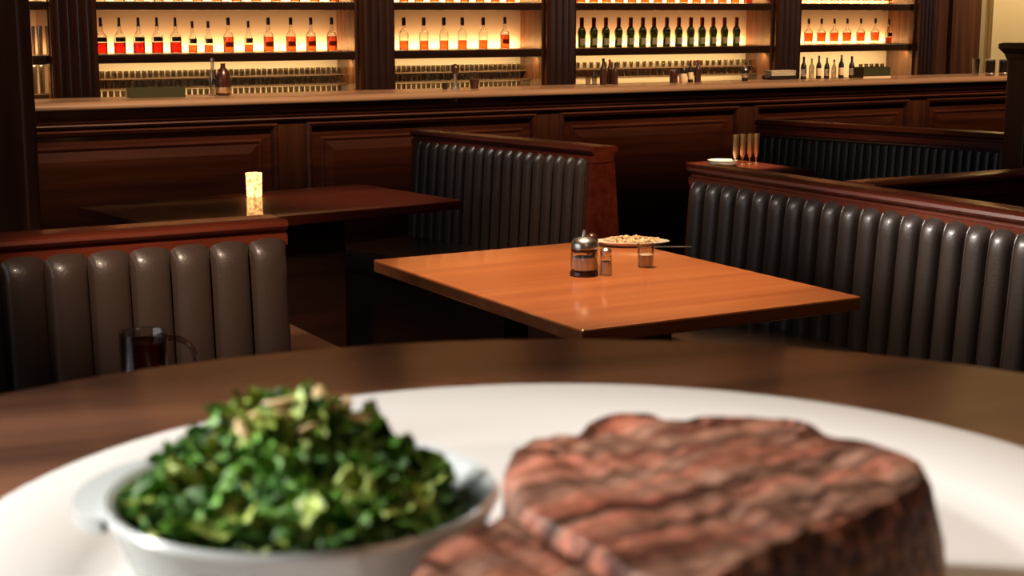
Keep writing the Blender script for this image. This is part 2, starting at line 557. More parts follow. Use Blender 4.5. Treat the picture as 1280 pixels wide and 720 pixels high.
# ---------------------------------------------------------------- booths
def pleats(L, n, z0, z1, bulge=0.032, slope=0.03, nu=12, nv=26, x0=0.0, welt=False):
    nu = 24 if welt else nu
    bm = bmesh.new()
    cols = []
    tot = n * nu
    for i in range(tot + 1):
        u = (i % nu) / nu
        x = x0 + L * i / tot
        if welt:
            # flatter skewed channels with a raised welt along each seam
            if u < 0.085 or u > 0.915:
                w_ = u if u < 0.5 else 1 - u
                k = 0.34 * math.sqrt(max(0, 1 - (w_ / 0.088) ** 2)) + 0.02
            else:
                q_ = ((u - 0.085) / 0.83) ** 0.85
                k = max(0.02, 1 - abs(2 * q_ - 1) ** 2.6) ** 0.6 * (1.0 - 0.22 * u)
        else:
            k = math.sqrt(max(0, 1 - (2 * u - 1) ** 2)) if i % nu else 0.0
        col = []
        wob = 0.004 * noise.noise(Vector((i // nu * 3.1, 1.7, L)))
        for j in range(nv + 1):
            v = j / nv
            z = z0 + (z1 - z0) * v
            s = slope * (1 - v)
            tp = max(0.0, (v - 0.86) / 0.14)
            prof = math.sqrt(max(0, 1 - tp * tp))
            y = -(s + 0.006 + (bulge * (0.08 + 0.92 * k ** 0.85) + wob * k) * prof + 0.006 * (1 - prof))
            if k == 0:
                y += 0.006 * prof
            zz = z - (0.010 * (1 - k)) * tp + (0.006 * k * tp)
            col.append(bm.verts.new((x, y, zz)))
        top = bm.verts.new((x, 0.012, z1 - 0.004))
        col.append(top)
        cols.append(col)
    for a, b in zip(cols, cols[1:]):
        for j in range(nv + 1):
            bm.faces.new((a[j], b[j], b[j + 1], a[j + 1]))
    # sides and back
    for col in (cols[0], cols[-1]):
        x = col[0].co.x
        q = [bm.verts.new((x, 0.012, z0))]
        bm.faces.new(col + q)
    return bm


CAP = [(-0.012, 0.848), (-0.012, 0.872), (0.0, 0.876), (0.0, 0.884), (-0.014, 0.888), (-0.02, 0.896), (-0.018, 0.905), (-0.008, 0.910), (0.112, 0.910), (0.122, 0.905), (0.124, 0.896), (0.118, 0.888), (0.104, 0.884), (0.104, 0.848)]


def booth(name, label, loc, rz, L, npl, leather='leather', ztop=0.862, end_x1=True, seat=True, cap=CAP, stile=0.022, slope=0.03, group='pleated booths', pipe=False, bulge=0.036, stile1=None, sd=0.47, welt=False):
    s1 = stile if stile1 is None else stile1
    t = thing(name, label, 'booth', loc, rz, group)
    obj('upholstered_back', pleats(L - stile - s1, npl, 0.44, ztop, slope=slope, x0=stile, bulge=bulge, welt=welt), leather, t, smooth=True)
    obj('back_board', bx(0.004, L - 0.004, 0.012, 0.104, 0.0, 0.85), 'booth_wood', t)
    bm = bmesh.new()
    sweep_x(bm, cap, -0.008, L + 0.008)
    obj('cap_rail', bm, 'booth_wood', t, smooth=True)
    for x in ((-0.004, stile), (L - 0.022, L + 0.004)):
        bm = bmesh.new()
        fy = 0.013 if (x[0] > 0.1 and s1 < 0.01) else -0.010
        prof = [(fy, 0.848), (fy - (slope if fy < 0 else 0), 0.45), (fy - (slope if fy < 0 else 0), 0.0), (0.16, 0.0), (0.150, 0.45), (0.112, 0.848)]
        sweep_x(bm, prof, x[0], x[1])
        obj('end_panel', bm, 'booth_wood', t)
    if pipe:
        bm = bmesh.new()
        tube(bm, [(stile, -0.014, ztop + 0.002), (L / 2, -0.014, ztop + 0.002), (L - stile, -0.014, ztop + 0.002)], 0.006, 8)
        obj('piping', bm, 'leather', t, smooth=True)
    if seat:
        obj('seat_cushion', bx(stile, L - stile, -sd, -0.035, 0.345, 0.455, bev=0.025, seg=3), leather, t, smooth=True)
        obj('seat_base', bx(stile, L - stile, -sd + 0.03, -0.02, 0.0, 0.344), 'shelf_wood', t)
    return t


bl = booth('pleated_booth', 'brown pleated leather booth before the dark column, broad rounded channels', (0.25, 3.56, 0), 0, 1.105, 11, stile1=-0.004)
# bench cushion on the far side of that booth
t = thing('bench', 'tan leather bench seat backing onto the booth before the column', 'bench', (0.9, 3.70, 0))
obj('seat_cushion', bx(0.0, 0.80, 0.04, 0.74, 0.37, 0.46, bev=0.012), 'tan_leather', t, smooth=True)
obj('seat_base', bx(0.02, 0.78, 0.06, 0.70, 0.0, 0.369), 'booth_wood', t)
booth('pleated_booth', 'long brown pleated leather booth beside the bright orange wood table', (3.05, 4.15, 0), -PI / 2, 2.35, 28, welt=True)
booth('pleated_booth', 'black narrow-pleated booth with red end panel behind the bright orange table', (2.913, 6.016, 0), math.atan2(-1.096, 0.23), 1.12, 18, leather='leather', bulge=0.028, stile=0.02, welt=True)
CAPB = [(y, z) for y, z in CAP]
booth('pleated_booth', 'dark blue-black booth beside the plates and gold glasses, nearest the newel post', (4.635, 5.79, 0), math.atan2(-1.21, 0.363), 1.263, 30, leather='dark_leather', ztop=0.835, bulge=0.009, pipe=True, sd=0.26)
# low return partition behind the long booth
t = thing('booth_partition', 'plain red-brown wood partition meeting the long brown booth at a corner', 'partition', (3.19, 3.44, 0))
obj('board', bx(0, 1.6, 0.0, 0.10, 0, 0.85), 'booth_wood', t)
bm = bmesh.new()
sweep_x(bm, CAP, 0.0, 1.6)
obj('cap_rail', bm, 'booth_wood', t, smooth=True)
# newel post
pp = at_y(1285, 60, 4.45)
t = thing('newel_post', 'dark square newel post with flared cap at the end of the blue-black booth', 'post', (pp.x, 4.45, 0))
obj('shaft', bx(-0.055, 0.055, -0.055, 0.055, 0.0, 1.235, bev=0.006), 'bar_wood_v', t)
bm = bmesh.new()
prev = None
for hw, z in ((0.056, 1.225), (0.06, 1.235), (0.064, 1.25), (0.078, 1.268), (0.082, 1.274), (0.082, 1.29), (0.07, 1.296)):
    ring = [bm.verts.new((sx * hw, sy * hw, z)) for sx, sy in ((-1, -1), (1, -1), (1, 1), (-1, 1))]
    if prev:
        for i in range(4):
            bm.faces.new((prev[i], prev[(i + 1) % 4], ring[(i + 1) % 4], ring[i]))
    else:
        bm.faces.new(ring[::-1])
    prev = ring
bm.faces.new(prev)
obj('cap', bm, 'bar_wood_v', t)
obj('plinth', bx(-0.075, 0.075, -0.075, 0.075, 0.0, 0.15, bev=0.008), 'bar_wood_v', t)

# ---------------------------------------------------------------- tables
def table(label, x0, x1, y0, y1, mat, thick=0.034, top=0.75, rz=0.0):
    cx, cy = (x0 + x1) / 2, (y0 + y1) / 2
    t = thing('dining_table', label, 'table', (cx, cy, 0), rz, 'wooden dining tables')
    w, d = (x1 - x0) / 2, (y1 - y0) / 2
    obj('tabletop', bx(-w, w, -d, d, top - thick, top, bev=0.005, seg=2), mat, t)
    ped = obj('pedestal', bx(-w * 0.42, w * 0.42, -0.09, 0.09, 0.05, top - thick - 0.03, bev=0.006), 'shelf_wood', t)
    obj('cap_block', bx(-w * 0.46, w * 0.46, -0.12, 0.12, top - thick - 0.03, top - thick, bev=0.005), 'booth_wood', t)
    obj('foot', bx(-w * 0.6, w * 0.6, -0.22, 0.22, 0.0, 0.05, bev=0.01), 'booth_wood', t)
    return t


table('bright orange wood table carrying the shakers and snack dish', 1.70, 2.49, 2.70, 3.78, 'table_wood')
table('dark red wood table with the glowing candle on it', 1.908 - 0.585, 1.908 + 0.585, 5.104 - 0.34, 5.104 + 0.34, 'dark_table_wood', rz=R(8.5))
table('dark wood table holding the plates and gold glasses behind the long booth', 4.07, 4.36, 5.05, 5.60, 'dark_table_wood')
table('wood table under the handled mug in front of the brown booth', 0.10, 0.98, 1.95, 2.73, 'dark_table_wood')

# round pub table
TZ = 1.20
PC = Vector((0.314, 0.480))
t = thing('pub_table', 'tall round brown wood table under the steak platter', 'table', (PC.x, PC.y, 0), R(-8))
bm = lth([(0.43, TZ - 0.036), (0.448, TZ - 0.03), (0.455, TZ - 0.018), (0.452, TZ - 0.006), (0.444, TZ)], 96)
obj('tabletop', bm, 'pub_wood', t, smooth=True)
obj('column', lth([(0.16, TZ - 0.056), (0.16, TZ - 0.037)], 32), 'black', t, smooth=True)
obj('pedestal', lth([(0.045, 0.04), (0.038, 0.2), (0.038, TZ - 0.057)], 24), 'black', t, smooth=True)
obj('base', lth([(0.27, 0.0), (0.27, 0.012), (0.10, 0.03), (0.05, 0.045)], 40), 'black', t, smooth=True)

# ------------------------------------------------------------- food
PLC = Vector((0.301, 0.478))
t = thing('dinner_plate', 'large round white plate under the steak and bowl of greens', 'plate', (PLC.x, PLC.y, TZ))
RP = 0.243
bm = lth([(0.0001, 0.0), (0.170, 0.0), (0.178, 0.002), (0.196, 0.008), (RP - 0.004, 0.0155), (RP, 0.018), (RP, 0.0205), (RP - 0.006, 0.021), (0.204, 0.0150), (0.194, 0.0110), (0.184, 0.0066), (0.176, 0.0062), (0.0001, 0.0062)], 128, cap0=False, cap1=False)
bmesh.ops.remove_doubles(bm, verts=bm.verts, dist=0.0003)
obj('dish', bm, 'porcelain', t, smooth=True)

BC = at_z(379, 612, 1.26)
t = thing('serving_bowl', 'small white bowl with a side tab, filled with greens', 'bowl', (BC.x, BC.y, TZ + 0.0064))
zr = 1.26 - TZ - 0.0064
RB = 0.0668
bm = lth([(0.0001, 0.0), (0.042, 0.0), (0.046, 0.003), (0.055, zr * 0.45), (RB - 0.001, zr - 0.003), (RB, zr - 0.001), (RB - 0.0015, zr + 0.001), (RB - 0.004, zr), (0.051, zr * 0.45), (0.042, 0.006), (0.0001, 0.005)], 72, cap0=False, cap1=False)
bmesh.ops.remove_doubles(bm, verts=bm.verts, dist=0.0003)
obj('vessel', bm, 'bowl_white', t, smooth=True)
# tab: a flat rounded lug on the side
e = at_z(120, 590, 1.252) - BC
ang = math.atan2(e.y, e.x)
bm = bmesh.new()
N = 20
la, lb = [], []
for i in range(N + 1):
    a = -0.80 + 1.60 * i / N
    rr = RB - 0.003
    ro = RB + 0.017 * math.cos(a / 0.80 * PI / 2) ** 0.55
    la.append([bm.verts.new((rr * math.cos(ang + a), rr * math.sin(ang + a), zr - d)) for d in (0.002, 0.007)])
    lb.append([bm.verts.new((ro * math.cos(ang + a), ro * math.sin(ang + a), zr - d)) for d in (0.004, 0.009)])
for i in range(N):
    bm.faces.new((la[i][0], la[i + 1][0], lb[i + 1][0], lb[i][0]))
    bm.faces.new((la[i][1], lb[i][1], lb[i + 1][1], la[i + 1][1]))
    bm.faces.new((lb[i][0], lb[i + 1][0], lb[i + 1][1], lb[i][1]))
bmesh.ops.remove_doubles(bm, verts=bm.verts, dist=0.0002)
obj('tab', bm, 'bowl_white', t, smooth=True)

# greens: one heap nobody could count
GZ = 1.26
rn = random.Random(11)
px_right = Vector((RT.x, RT.y))
px_away = Vector((FW.x, FW.y)).normalized()


def heap(x, y):
    """height of the heap above the bowl rim at bowl-local x,y"""
    p = Vector((x, y))
    a, b = p.dot(px_right), p.dot(px_away)
    r = math.sqrt(x * x + y * y) / 0.060
    if r > 1:
        return 0
    h = 0.002 + 0.0245 * math.exp(-(((a + 0.004) / (0.043 if a < -0.004 else 0.036)) ** 2 + ((b - 0.008) / 0.036) ** 2))
    return h * (1 - r ** 4)


bm = bmesh.new()
for iu in range(0, 25):
    pass
rings = []
for i in range(0, 17):
    r = 0.0555 * i / 16 + 0.0002
    rings.append([])
    for k in range(48):
        a = 2 * PI * k / 48
        x, y = r * math.cos(a), r * math.sin(a)
        z = heap(x, y) - 0.010 + 0.005 * noise.noise(Vector((x * 90, y * 90, 0.3)))
        rings[-1].append(bm.verts.new((x, y, z)))
for a, b in zip(rings, rings[1:]):
    for k in range(48):
        bm.faces.new((a[k], b[k], b[(k + 1) % 48], a[(k + 1) % 48]))
bot = [bm.verts.new((0.046 * math.cos(2 * PI * k / 48), 0.046 * math.sin(2 * PI * k / 48), -0.03)) for k in range(48)]
for k in range(48):
    bm.faces.new((rings[-1][k], bot[k], bot[(k + 1) % 48], rings[-1][(k + 1) % 48]))
bm.faces.new(bot)
for f in bm.faces:
    f.material_index = 0
for q in range(360):
    r = 0.052 * math.sqrt(rn.random())
    a = rn.random() * 2 * PI
    x, y = r * math.cos(a), r * math.sin(a)
    if Vector((x, y)).dot(px_right) + Vector((x, y)).dot(px_away) > 0.046 + rn.uniform(-0.014, 0.010):
        continue
    z = heap(x, y) - 0.005 + rn.random() * 0.007
    L_, W_ = rn.uniform(0.016, 0.031), rn.uniform(0.010, 0.019)
    nrm = Vector((-(heap(x + 0.003, y) - heap(x - 0.003, y)) / 0.006, -(heap(x, y + 0.003) - heap(x, y - 0.003)) / 0.006, 1)).normalized()
    rot = Vector((0, 0, 1)).rotation_difference(nrm).to_matrix() @ Matrix.Rotation(rn.random() * 2 * PI, 3, 'Z') @ Matrix.Rotation(rn.uniform(-0.6, 0.6), 3, 'X') @ Matrix.Rotation(rn.uniform(-0.4, 0.4), 3, 'Y')
    cr, cu = rn.uniform(0.001, 0.004), rn.uniform(-0.004, 0.006)
    mi = rn.choices((0, 1, 2), (0.32, 0.52, 0.16))[0]
    g = []
    nu, nv = 9, 6
    ph = rn.random() * 6
    for i in range(nu + 1):
        row = []
        for j in range(nv + 1):
            u, v = i / nu - 0.5, j / nv - 0.5
            wd = W_ * (0.25 + 0.75 * math.sin(PI * (i + 0.5) / (nu + 1)) ** 0.6)
            p = Vector((u * L_, v * wd, cr * math.sin(u * 13 + ph) * math.cos(v * 9 + ph) + cu * (4 * u * u)))
            w = rot @ p + Vector((x, y, z))
            lim = min(0.0612, 0.0612 + 0.4 * w.z) if w.z < 0.006 else 0.064
            rr = math.hypot(w.x, w.y)
            if rr > lim:
                w.x, w.y = w.x * lim / rr, w.y * lim / rr
            w.z = max(w.z, -0.028)
            row.append(bm.verts.new(w))
        g.append(row)
    for i in range(nu):
        for j in range(nv):
            bm.faces.new((g[i][j], g[i + 1][j], g[i + 1][j + 1], g[i][j + 1])).material_index = mi
me_o = obj('chopped_greens', bm, ['leaf_dark', 'leaf_mid', 'leaf_light'], smooth=True, loc=(BC.x, BC.y, GZ))
tag(me_o, 'heap of glossy chopped cooked greens mounded in the white bowl', 'greens', kind='stuff')
# pale slivers on the heap
SL = [(350, 515), (352, 530), (402, 505), (378, 552), (225, 640), (452, 535), (305, 548), (322, 532), (425, 520)]
slw = ['on the bright crest of the heap', 'just below the crest of the heap', 'near the top of the heap under the table edge', 'in the middle of the heap', 'low by the tab side of the bowl', 'on the slope facing the steak', 'on the slope above the tab', 'highest on the tab side slope', 'behind the crest, toward the steak']
for k, (px, py) in enumerate(SL):
    # follow the sight line down onto the heap
    for _ in range(40):
        d = ray(px, py)
        q = 0.3
        while q < 0.9:
            p = EYE + d * q
            if p.z - GZ < heap(p.x - BC.x, p.y - BC.y) + 0.002:
                break
            q += 0.0005
        if math.hypot(p.x - BC.x, p.y - BC.y) < 0.046 and p.z > GZ + 0.003:
            break
        py += 3
    bm = bmesh.new()
    bmesh.ops.create_icosphere(bm, subdivisions=2, radius=1.0)
    for v in bm.verts:
        v.co = Vector((v.co.x * 0.0062, v.co.y * 0.0030, v.co.z * 0.0014 + 0.0012 * v.co.x ** 2))
    o = obj('garlic_sliver', bm, 'garlic', smooth=True, loc=(p.x, p.y, p.z + 0.003))
    o.rotation_euler = (rn.uniform(-0.5, 0.5), rn.uniform(-0.5, 0.5), rn.random() * 6)
    tag(o, 'pale golden sliver ' + slw[k], 'garlic', 'pale slivers on the greens')


def slab(pts, zt, zb, seed, N=180, M=26, round_=0.006, amp=0.0030, taper=1.0, bulge=0.07):
    """lumpy steak: star-shaped outline, rounded shoulder, sides down to the plate"""
    P = [Vector((p.x, p.y)) for p in pts]
    c = sum(P, Vector((0, 0))) / len(P)
    n = len(P)
    # dense outline (Catmull-Rom)
    den = []
    for i in range(n):
        p0, p1, p2, p3 = P[i - 1], P[i], P[(i + 1) % n], P[(i + 2) % n]
        for j in range(12):
            s = j / 12
            den.append(0.5 * ((2 * p1) + (p2 - p0) * s + (2 * p0 - 5 * p1 + 4 * p2 - p3) * s * s + (3 * p1 - p0 - 3 * p2 + p3) * s ** 3))
    m = len(den)
    bm = bmesh.new()
    g = Vector(at_z(900, 640, 1.245) - at_z(700, 560, 1.245)).xy.normalized()
    gp = Vector((-g.y, g.x))
    ctr = bm.verts.new((0, 0, zt))
    rings = []
    for k in range(1, M + 1):
        f = k / M
        row = []
        for q in den:
            d = (q - c)
            rad = d.length
            x = d * f
            e = rad * (1 - f)
            z = zt
            if e < round_:
                z -= round_ - math.sqrt(max(0, round_ ** 2 - (round_ - e) ** 2))
            w = Vector((x.dot(g) * 18, x.dot(gp) * 115, seed))
            lump = noise.noise(w) * amp + noise.noise(Vector((x.x * 60, x.y * 60, seed))) * amp * 0.9
            z += lump * min(1, e / 0.014 + 0.25)
            row.append(bm.verts.new((x.x, x.y, z)))
        rings.append(row)
    zside = zt - round_
    for k in range(1, 9):
        f = k / 8
        row = []
        for q in den:
            d = q - c
            bul = 1 + bulge * max(0.0, d.normalized().dot(px_right) + 0.15) * math.sin(PI * f * 0.7) - (1 - taper) * f * f
            z = zside + (zb - zside) * f
            j = noise.noise(Vector((d.x * 110, d.y * 110, z * 90 + seed))) * 0.0010
            x = d * bul + d.normalized() * j
            row.append(bm.verts.new((x.x, x.y, z)))
        rings.append(row)
    for i in range(m):
        bm.faces.new((ctr, rings[0][i], rings[0][(i + 1) % m])).material_index = 0
    for k, (a, b) in enumerate(zip(rings, rings[1:])):
        for i in range(m):
            bm.faces.new((a[i], b[i], b[(i + 1) % m], a[(i + 1) % m])).material_index = 0
    bm.faces.new(rings[-1][::-1])
    # split: cut face stays, crust (sides + shoulder) becomes its own mesh
    return bm, c, rings


def steak(name, label, px, zt, seed, crust_rows=2, **k):
    zb = TZ + 0.0068
    pts = [q if isinstance(q, Vector) else at_z(q[0], q[1], zt) for q in px]
    bm, c, rings = slab(pts, zt - zb, 0.0005, seed, **k)
    M_ = k.get('M', 26)
    crust = set()
    cz = zt - zb - 0.009
    bins = {}
    for v in rings[25]:
        k_ = int(math.degrees(math.atan2(v.co.y, v.co.x))) % 360
        bins[k_] = max(bins.get(k_, 0), v.co.xy.length)
    for f in bm.faces:
        cm = f.calc_center_median()
        dr_ = cm.xy.normalized() if cm.xy.length > 1e-6 else Vector((1, 0))
        nn = noise.noise(cm * 90) + 0.6 * noise.noise(cm * 220)
        k_ = int(math.degrees(math.atan2(cm.y, cm.x))) % 360
        rad = next((bins[(k_ + q) % 360] for q in (0, 1, -1, 2, -2, 3, -3) if (k_ + q) % 360 in bins), 1)
        e = rad - cm.xy.length
        cutside = dr_.dot(px_right) < -0.05 and dr_.dot(px_away) < 0.1
        back = dr_.dot(px_away) > 0.15
        if (cm.z < cz + 0.003 * nn and not cutside) or (back and e < 0.010 + 0.011 * nn) or (e < 0.0025 + 0.004 * nn and not cutside) or cm.z < 0.002:
            crust.add(f)
    bm2 = bm.copy()
    ids = {f.index for f in crust}
    bm.faces.index_update()
    ids = {f.index for f in crust}
    bmesh.ops.delete(bm, geom=list(crust), context='FACES')
    bm2.faces.ensure_lookup_table()
    bm2.faces.index_update()
    bmesh.ops.delete(bm2, geom=[f for f in bm2.faces if f.index not in ids], context='FACES')
    t = thing(name, label, 'meat', (c.x, c.y, zb))
    obj('cut_face', bm, 'meat', t, smooth=True)
    obj('crust', bm2, 'crust', t, smooth=True)
    return t


steak('steak', 'thick seared steak with pink grain, lying on the white plate',
      [(630, 598), (630, 574), (644, 554), (674, 543), (712, 541), (734, 522), (762, 514), (808, 513), (834, 522), (880, 517), (955, 519), (1008, 524), (1044, 541), (1096, 547), (1140, 563), (1166, 592), (1120, 624), (1060, 650), (1000, 672), (950, 692), (915, 716), (870, 735), (800, 725), (745, 690), (690, 655), (645, 628)],
      1.266, 3.3)
_sh = [(640, 632), (690, 658), (745, 692), (800, 727), (850, 740)]
_off = (-px_right * 0.45 - px_away * 0.9) * 0.0030
SHARED = [at_z(x, y, 1.266) + Vector((_off.x, _off.y, 0)) for x, y in _sh]
steak('steak_slice', 'slice of pink-brown steak leaning at the front of the larger steak by the bowl',
      [(508, 716), (528, 684), (566, 662), (612, 648)] + SHARED + [(810, 790), (680, 812), (560, 790), (510, 752)],
      1.2645, 9.1, bulge=0.0)

# ------------------------------------------------------- bottles
def bottle_proto(kind, label):
    """root Empty with glass, liquid, stopper, label children; 0.2 m tall"""
    if kind == 'ruby':
        t = thing('liquor_bottle', label, 'bottle')
        body = [(0.030, 0), (0.033, 0.004), (0.033, 0.085), (0.030, 0.100), (0.018, 0.116), (0.0105, 0.128), (0.0105, 0.158), (0.012, 0.162)]
        liq = [(0.029, 0.004), (0.0315, 0.006), (0.0315, 0.062), (0.0001, 0.0621)]
        stop = [(0.008, 0.150), (0.008, 0.195), (0.006, 0.199), (0.0001, 0.2)]
        lab = [(0.0335, 0.066), (0.0337, 0.067), (0.0337, 0.092), (0.0335, 0.093)]
        m = ('glass', 'ruby_liquor', 'dark_brown', 'black')
    elif kind == 'amber':
        t = thing('liquor_bottle', label, 'bottle')
        body = [(0.027, 0), (0.030, 0.004), (0.030, 0.092), (0.027, 0.104), (0.014, 0.120), (0.0095, 0.132), (0.0095, 0.160), (0.011, 0.164)]
        liq = [(0.026, 0.004), (0.0287, 0.006), (0.0287, 0.088), (0.0001, 0.0881)]
        stop = [(0.010, 0.156), (0.0105, 0.160), (0.0105, 0.192), (0.008, 0.198), (0.0001, 0.199)]
        lab = [(0.0304, 0.030), (0.0306, 0.031), (0.0306, 0.060), (0.0304, 0.061)]
        m = ('glass', 'red_liquor', 'dark_brown', 'foil_red')
    elif kind == 'pale':
        t = thing('liquor_bottle', label, 'bottle')
        body = [(0.027, 0), (0.0295, 0.004), (0.0295, 0.098), (0.026, 0.112), (0.014, 0.128), (0.010, 0.138), (0.010, 0.150), (0.0115, 0.153)]
        liq = [(0.0255, 0.004), (0.0282, 0.006), (0.0282, 0.056), (0.0001, 0.0561)]
        stop = [(0.0115, 0.148), (0.0120, 0.152), (0.0120, 0.190), (0.010, 0.196), (0.0001, 0.197)]
        lab = None
        m = ('glass', 'red_liquor', 'dark_brown', 'paper')
    elif kind == 'small':
        t = thing('liquor_bottle', label, 'bottle')
        body = [(0.022, 0), (0.025, 0.004), (0.025, 0.070), (0.022, 0.088), (0.012, 0.108), (0.009, 0.118), (0.009, 0.145), (0.0105, 0.148)]
        liq = [(0.021, 0.004), (0.0238, 0.006), (0.0238, 0.044), (0.0001, 0.0441)]
        stop = [(0.0085, 0.140), (0.0085, 0.178), (0.0001, 0.180)]
        lab = [(0.0254, 0.052), (0.0256, 0.053), (0.0256, 0.080), (0.0246, 0.081)]
        m = ('glass', 'red_liquor', 'dark_brown', 'dark_brown')
    elif kind == 'wine':
        t = thing('wine_bottle', label, 'bottle')
        body = [(0.022, 0), (0.0245, 0.004), (0.0245, 0.070), (0.027, 0.086), (0.0275, 0.105), (0.020, 0.124), (0.0125, 0.134), (0.0125, 0.15), (0.013, 0.192), (0.012, 0.193)]
        liq = None
        stop = [(0.0136, 0.136), (0.0140, 0.140), (0.0145, 0.188), (0.012, 0.194), (0.0001, 0.195)]
        lab = [(0.0249, 0.016), (0.0251, 0.017), (0.0251, 0.060), (0.0249, 0.061)]
        m = ('wine_glass', None, 'foil_red', 'paper')
    else:
        t = thing('decanter', label, 'bottle')
        body = [(0.026, 0), (0.031, 0.004), (0.0315, 0.060), (0.033, 0.085), (0.030, 0.096), (0.014, 0.108), (0.008, 0.122), (0.008, 0.150), (0.010, 0.153)]
        liq = [(0.025, 0.022), (0.0298, 0.024), (0.0303, 0.060), (0.0316, 0.083), (0.0001, 0.0835)]
        stop = [(0.007, 0.146), (0.009, 0.152), (0.009, 0.182), (0.0001, 0.184)]
        lab = None
        m = ('glass', 'red_liquor', 'dark_brown', 'paper')
    obj('glass_body', lth(body, 20), m[0], t, smooth=True)
    if liq:
        obj('liquor', lth(liq, 20, cap1=False), m[1], t, smooth=True)
    obj('stopper', lth(stop, 14, cap1=False), m[2], t, smooth=True)
    if lab:
        # the label wraps the half that faces the room
        bm = bmesh.new()
        n = 12
        a0, a1 = -PI * 0.5 - 0.9, -PI * 0.5 + 0.9
        rr, z0, z1 = lab[1][0], lab[1][1], lab[2][1]
        o_ = [[bm.verts.new((r * math.cos(a0 + (a1 - a0) * i / n), r * math.sin(a0 + (a1 - a0) * i / n), z)) for r, z in ((rr - 0.0004, z0), (rr + 0.0006, z0), (rr + 0.0006, z1), (rr - 0.0004, z1))] for i in range(n + 1)]
        for p, q in zip(o_, o_[1:]):
            for j in range(4):
                bm.faces.new((p[j], q[j], q[(j + 1) % 4], p[(j + 1) % 4]))
        bm.faces.new(o_[0])
        bm.faces.new(o_[-1][::-1])
        obj('label', bm, m[3], t, smooth=True)
    return t


protos = {}
BY = 8.53
desc = {'ruby': 'black-labelled ruby liquor bottle', 'amber': 'amber liquor bottle', 'pale': 'half-empty pale liquor bottle', 'small': 'small slim liquor bottle', 'wine': 'dark green red-foiled wine bottle', 'deca': 'thin-necked round red decanter'}


def put_bottle(kind, x, y, z, label, group, sc=1.0):
    if kind not in protos:
        b = protos[kind] = bottle_proto(kind, label)
        b.location = (x, y, z)
        b['group'] = group
    else:
        b = dup(protos[kind], (x, y, z), label, group)
    b.scale = (sc, sc, sc)
    b.rotation_euler = (0, 0, 0)
    return b


mid = [
    (1, [(127, 'ruby'), (150, 'ruby'), (174, 'ruby'), (197, 'ruby'), (220, 'ruby'), (241, 'small'), (261, 'small'), (286, 'amber'), (311, 'small'), (336, 'amber'), (364, 'amber'), (389, 'amber'), (415, 'amber')]),
    (2, [(505, 'pale'), (530, 'pale'), (555, 'pale'), (578, 'pale'), (604, 'pale'), (631, 'amber')]),
    (3, [(727, 'wine'), (742, 'wine'), (757, 'wine'), (773, 'wine'), (788, 'wine'), (803, 'wine'), (817, 'wine'), (833, 'wine'), (848, 'wine'), (863, 'wine'), (877, 'wine'), (891, 'wine'), (905, 'wine'), (920, 'wine')]),
    (4, [(1010, 'deca'), (1026, 'deca'), (1042, 'deca'), (1058, 'deca'), (1075, 'deca'), (1093, 'deca'), (1110, 'small')]),
]
bayname = {1: 'ruby bottle bay', 2: 'pale bottle bay', 3: 'wine bottle bay', 4: 'decanter bay'}
for bk, lst in mid:
    for i, (px, kd) in enumerate(lst):
        p = at_y(px, 60, BY)
        put_bottle(kd, p.x, BY, Z1 + 0.0006, desc[kd] + ', ' + ORD[i] + ' on middle shelf, ' + bayname[bk], 'bottles on the middle shelf')
up = [(1, 'amber', 13, 125, 418), (2, 'pale', 8, 505, 638), (3, 'amber', 14, 726, 935), (4, 'deca', 9, 1004, 1110)]
for bk, kd, n, a, b in up:
    for i in range(n):
        p = at_y(a + (b - a) * i / (n - 1), 2, BY)
        put_bottle(kd, p.x, BY, Z2 + 0.0006, desc[kd] + ', ' + ORD[i] + ' on top shelf, ' + bayname[bk], 'bottles on the upper shelf')

# ------------------------------------------------------ rows of glasses
def tumbler_bm(r0, r1, h, wall=0.0015, seg=12):
    return lth([(0.0001, 0), (r0, 0), (r1, h), (r1 - wall, h), (r0 - wall, 0.006), (0.0001, 0.006)], seg, cap0=False, cap1=False)


shot = None
def put_glass(x, y, z, label, group):
    global shot
    if shot is None:
        shot = obj('shot_glass', tumbler_bm(0.0115, 0.0145, 0.042, 0.0022, 12), 'glint_glass', smooth=True, loc=(x, y, z))
        tag(shot, label, 'glass', group)
        return shot
    o = shot.copy()
    C.objects.link(o)
    o.location = (x, y, z)
    o['label'], o['group'] = label, group
    return o


tiers = [(0.945, 8.50), (0.998, 8.55), (1.051, 8.60)]
bay_obj = [o for o in C.objects if o.name.startswith('back_bar_bay')]
trow = ['lowest', 'middle', 'highest']
for bk, (a, b), rows in ((1, (120, 424), (0, 1, 2)), (2, (492, 648), (0, 1, 2)), (3, (722, 940), (1, 2))):
    par = bay_obj[bk]
    x0, x1 = bays[bk]
    for r in rows:
        z, y = tiers[r]
        obj('glass_ledge', bx(0.019, x1 - x0 - 0.019, y - 0.022 - YF, (y + 0.022 if r < 2 else YB - 0.003) - YF, z - 0.006, z), 'ledge', par)
        xa, xb = at_y(a, 100, y).x, at_y(b, 100, y).x
        xa, xb = max(xa, x0 + 0.035), min(xb, x1 - 0.035)
        pitch = 0.0335 if bk != 3 else 0.052
        n = int((xb - xa) / pitch)
        for i in range(n + 1):
            put_glass(xa + (xb - xa) * i / n, y, z + 0.0005, 'small clear glass, ' + trow[r] + ' tiered row behind the bar, ' + bayname[bk], trow[r] + ' row of small glasses in the ' + bayname[bk])
tall = None
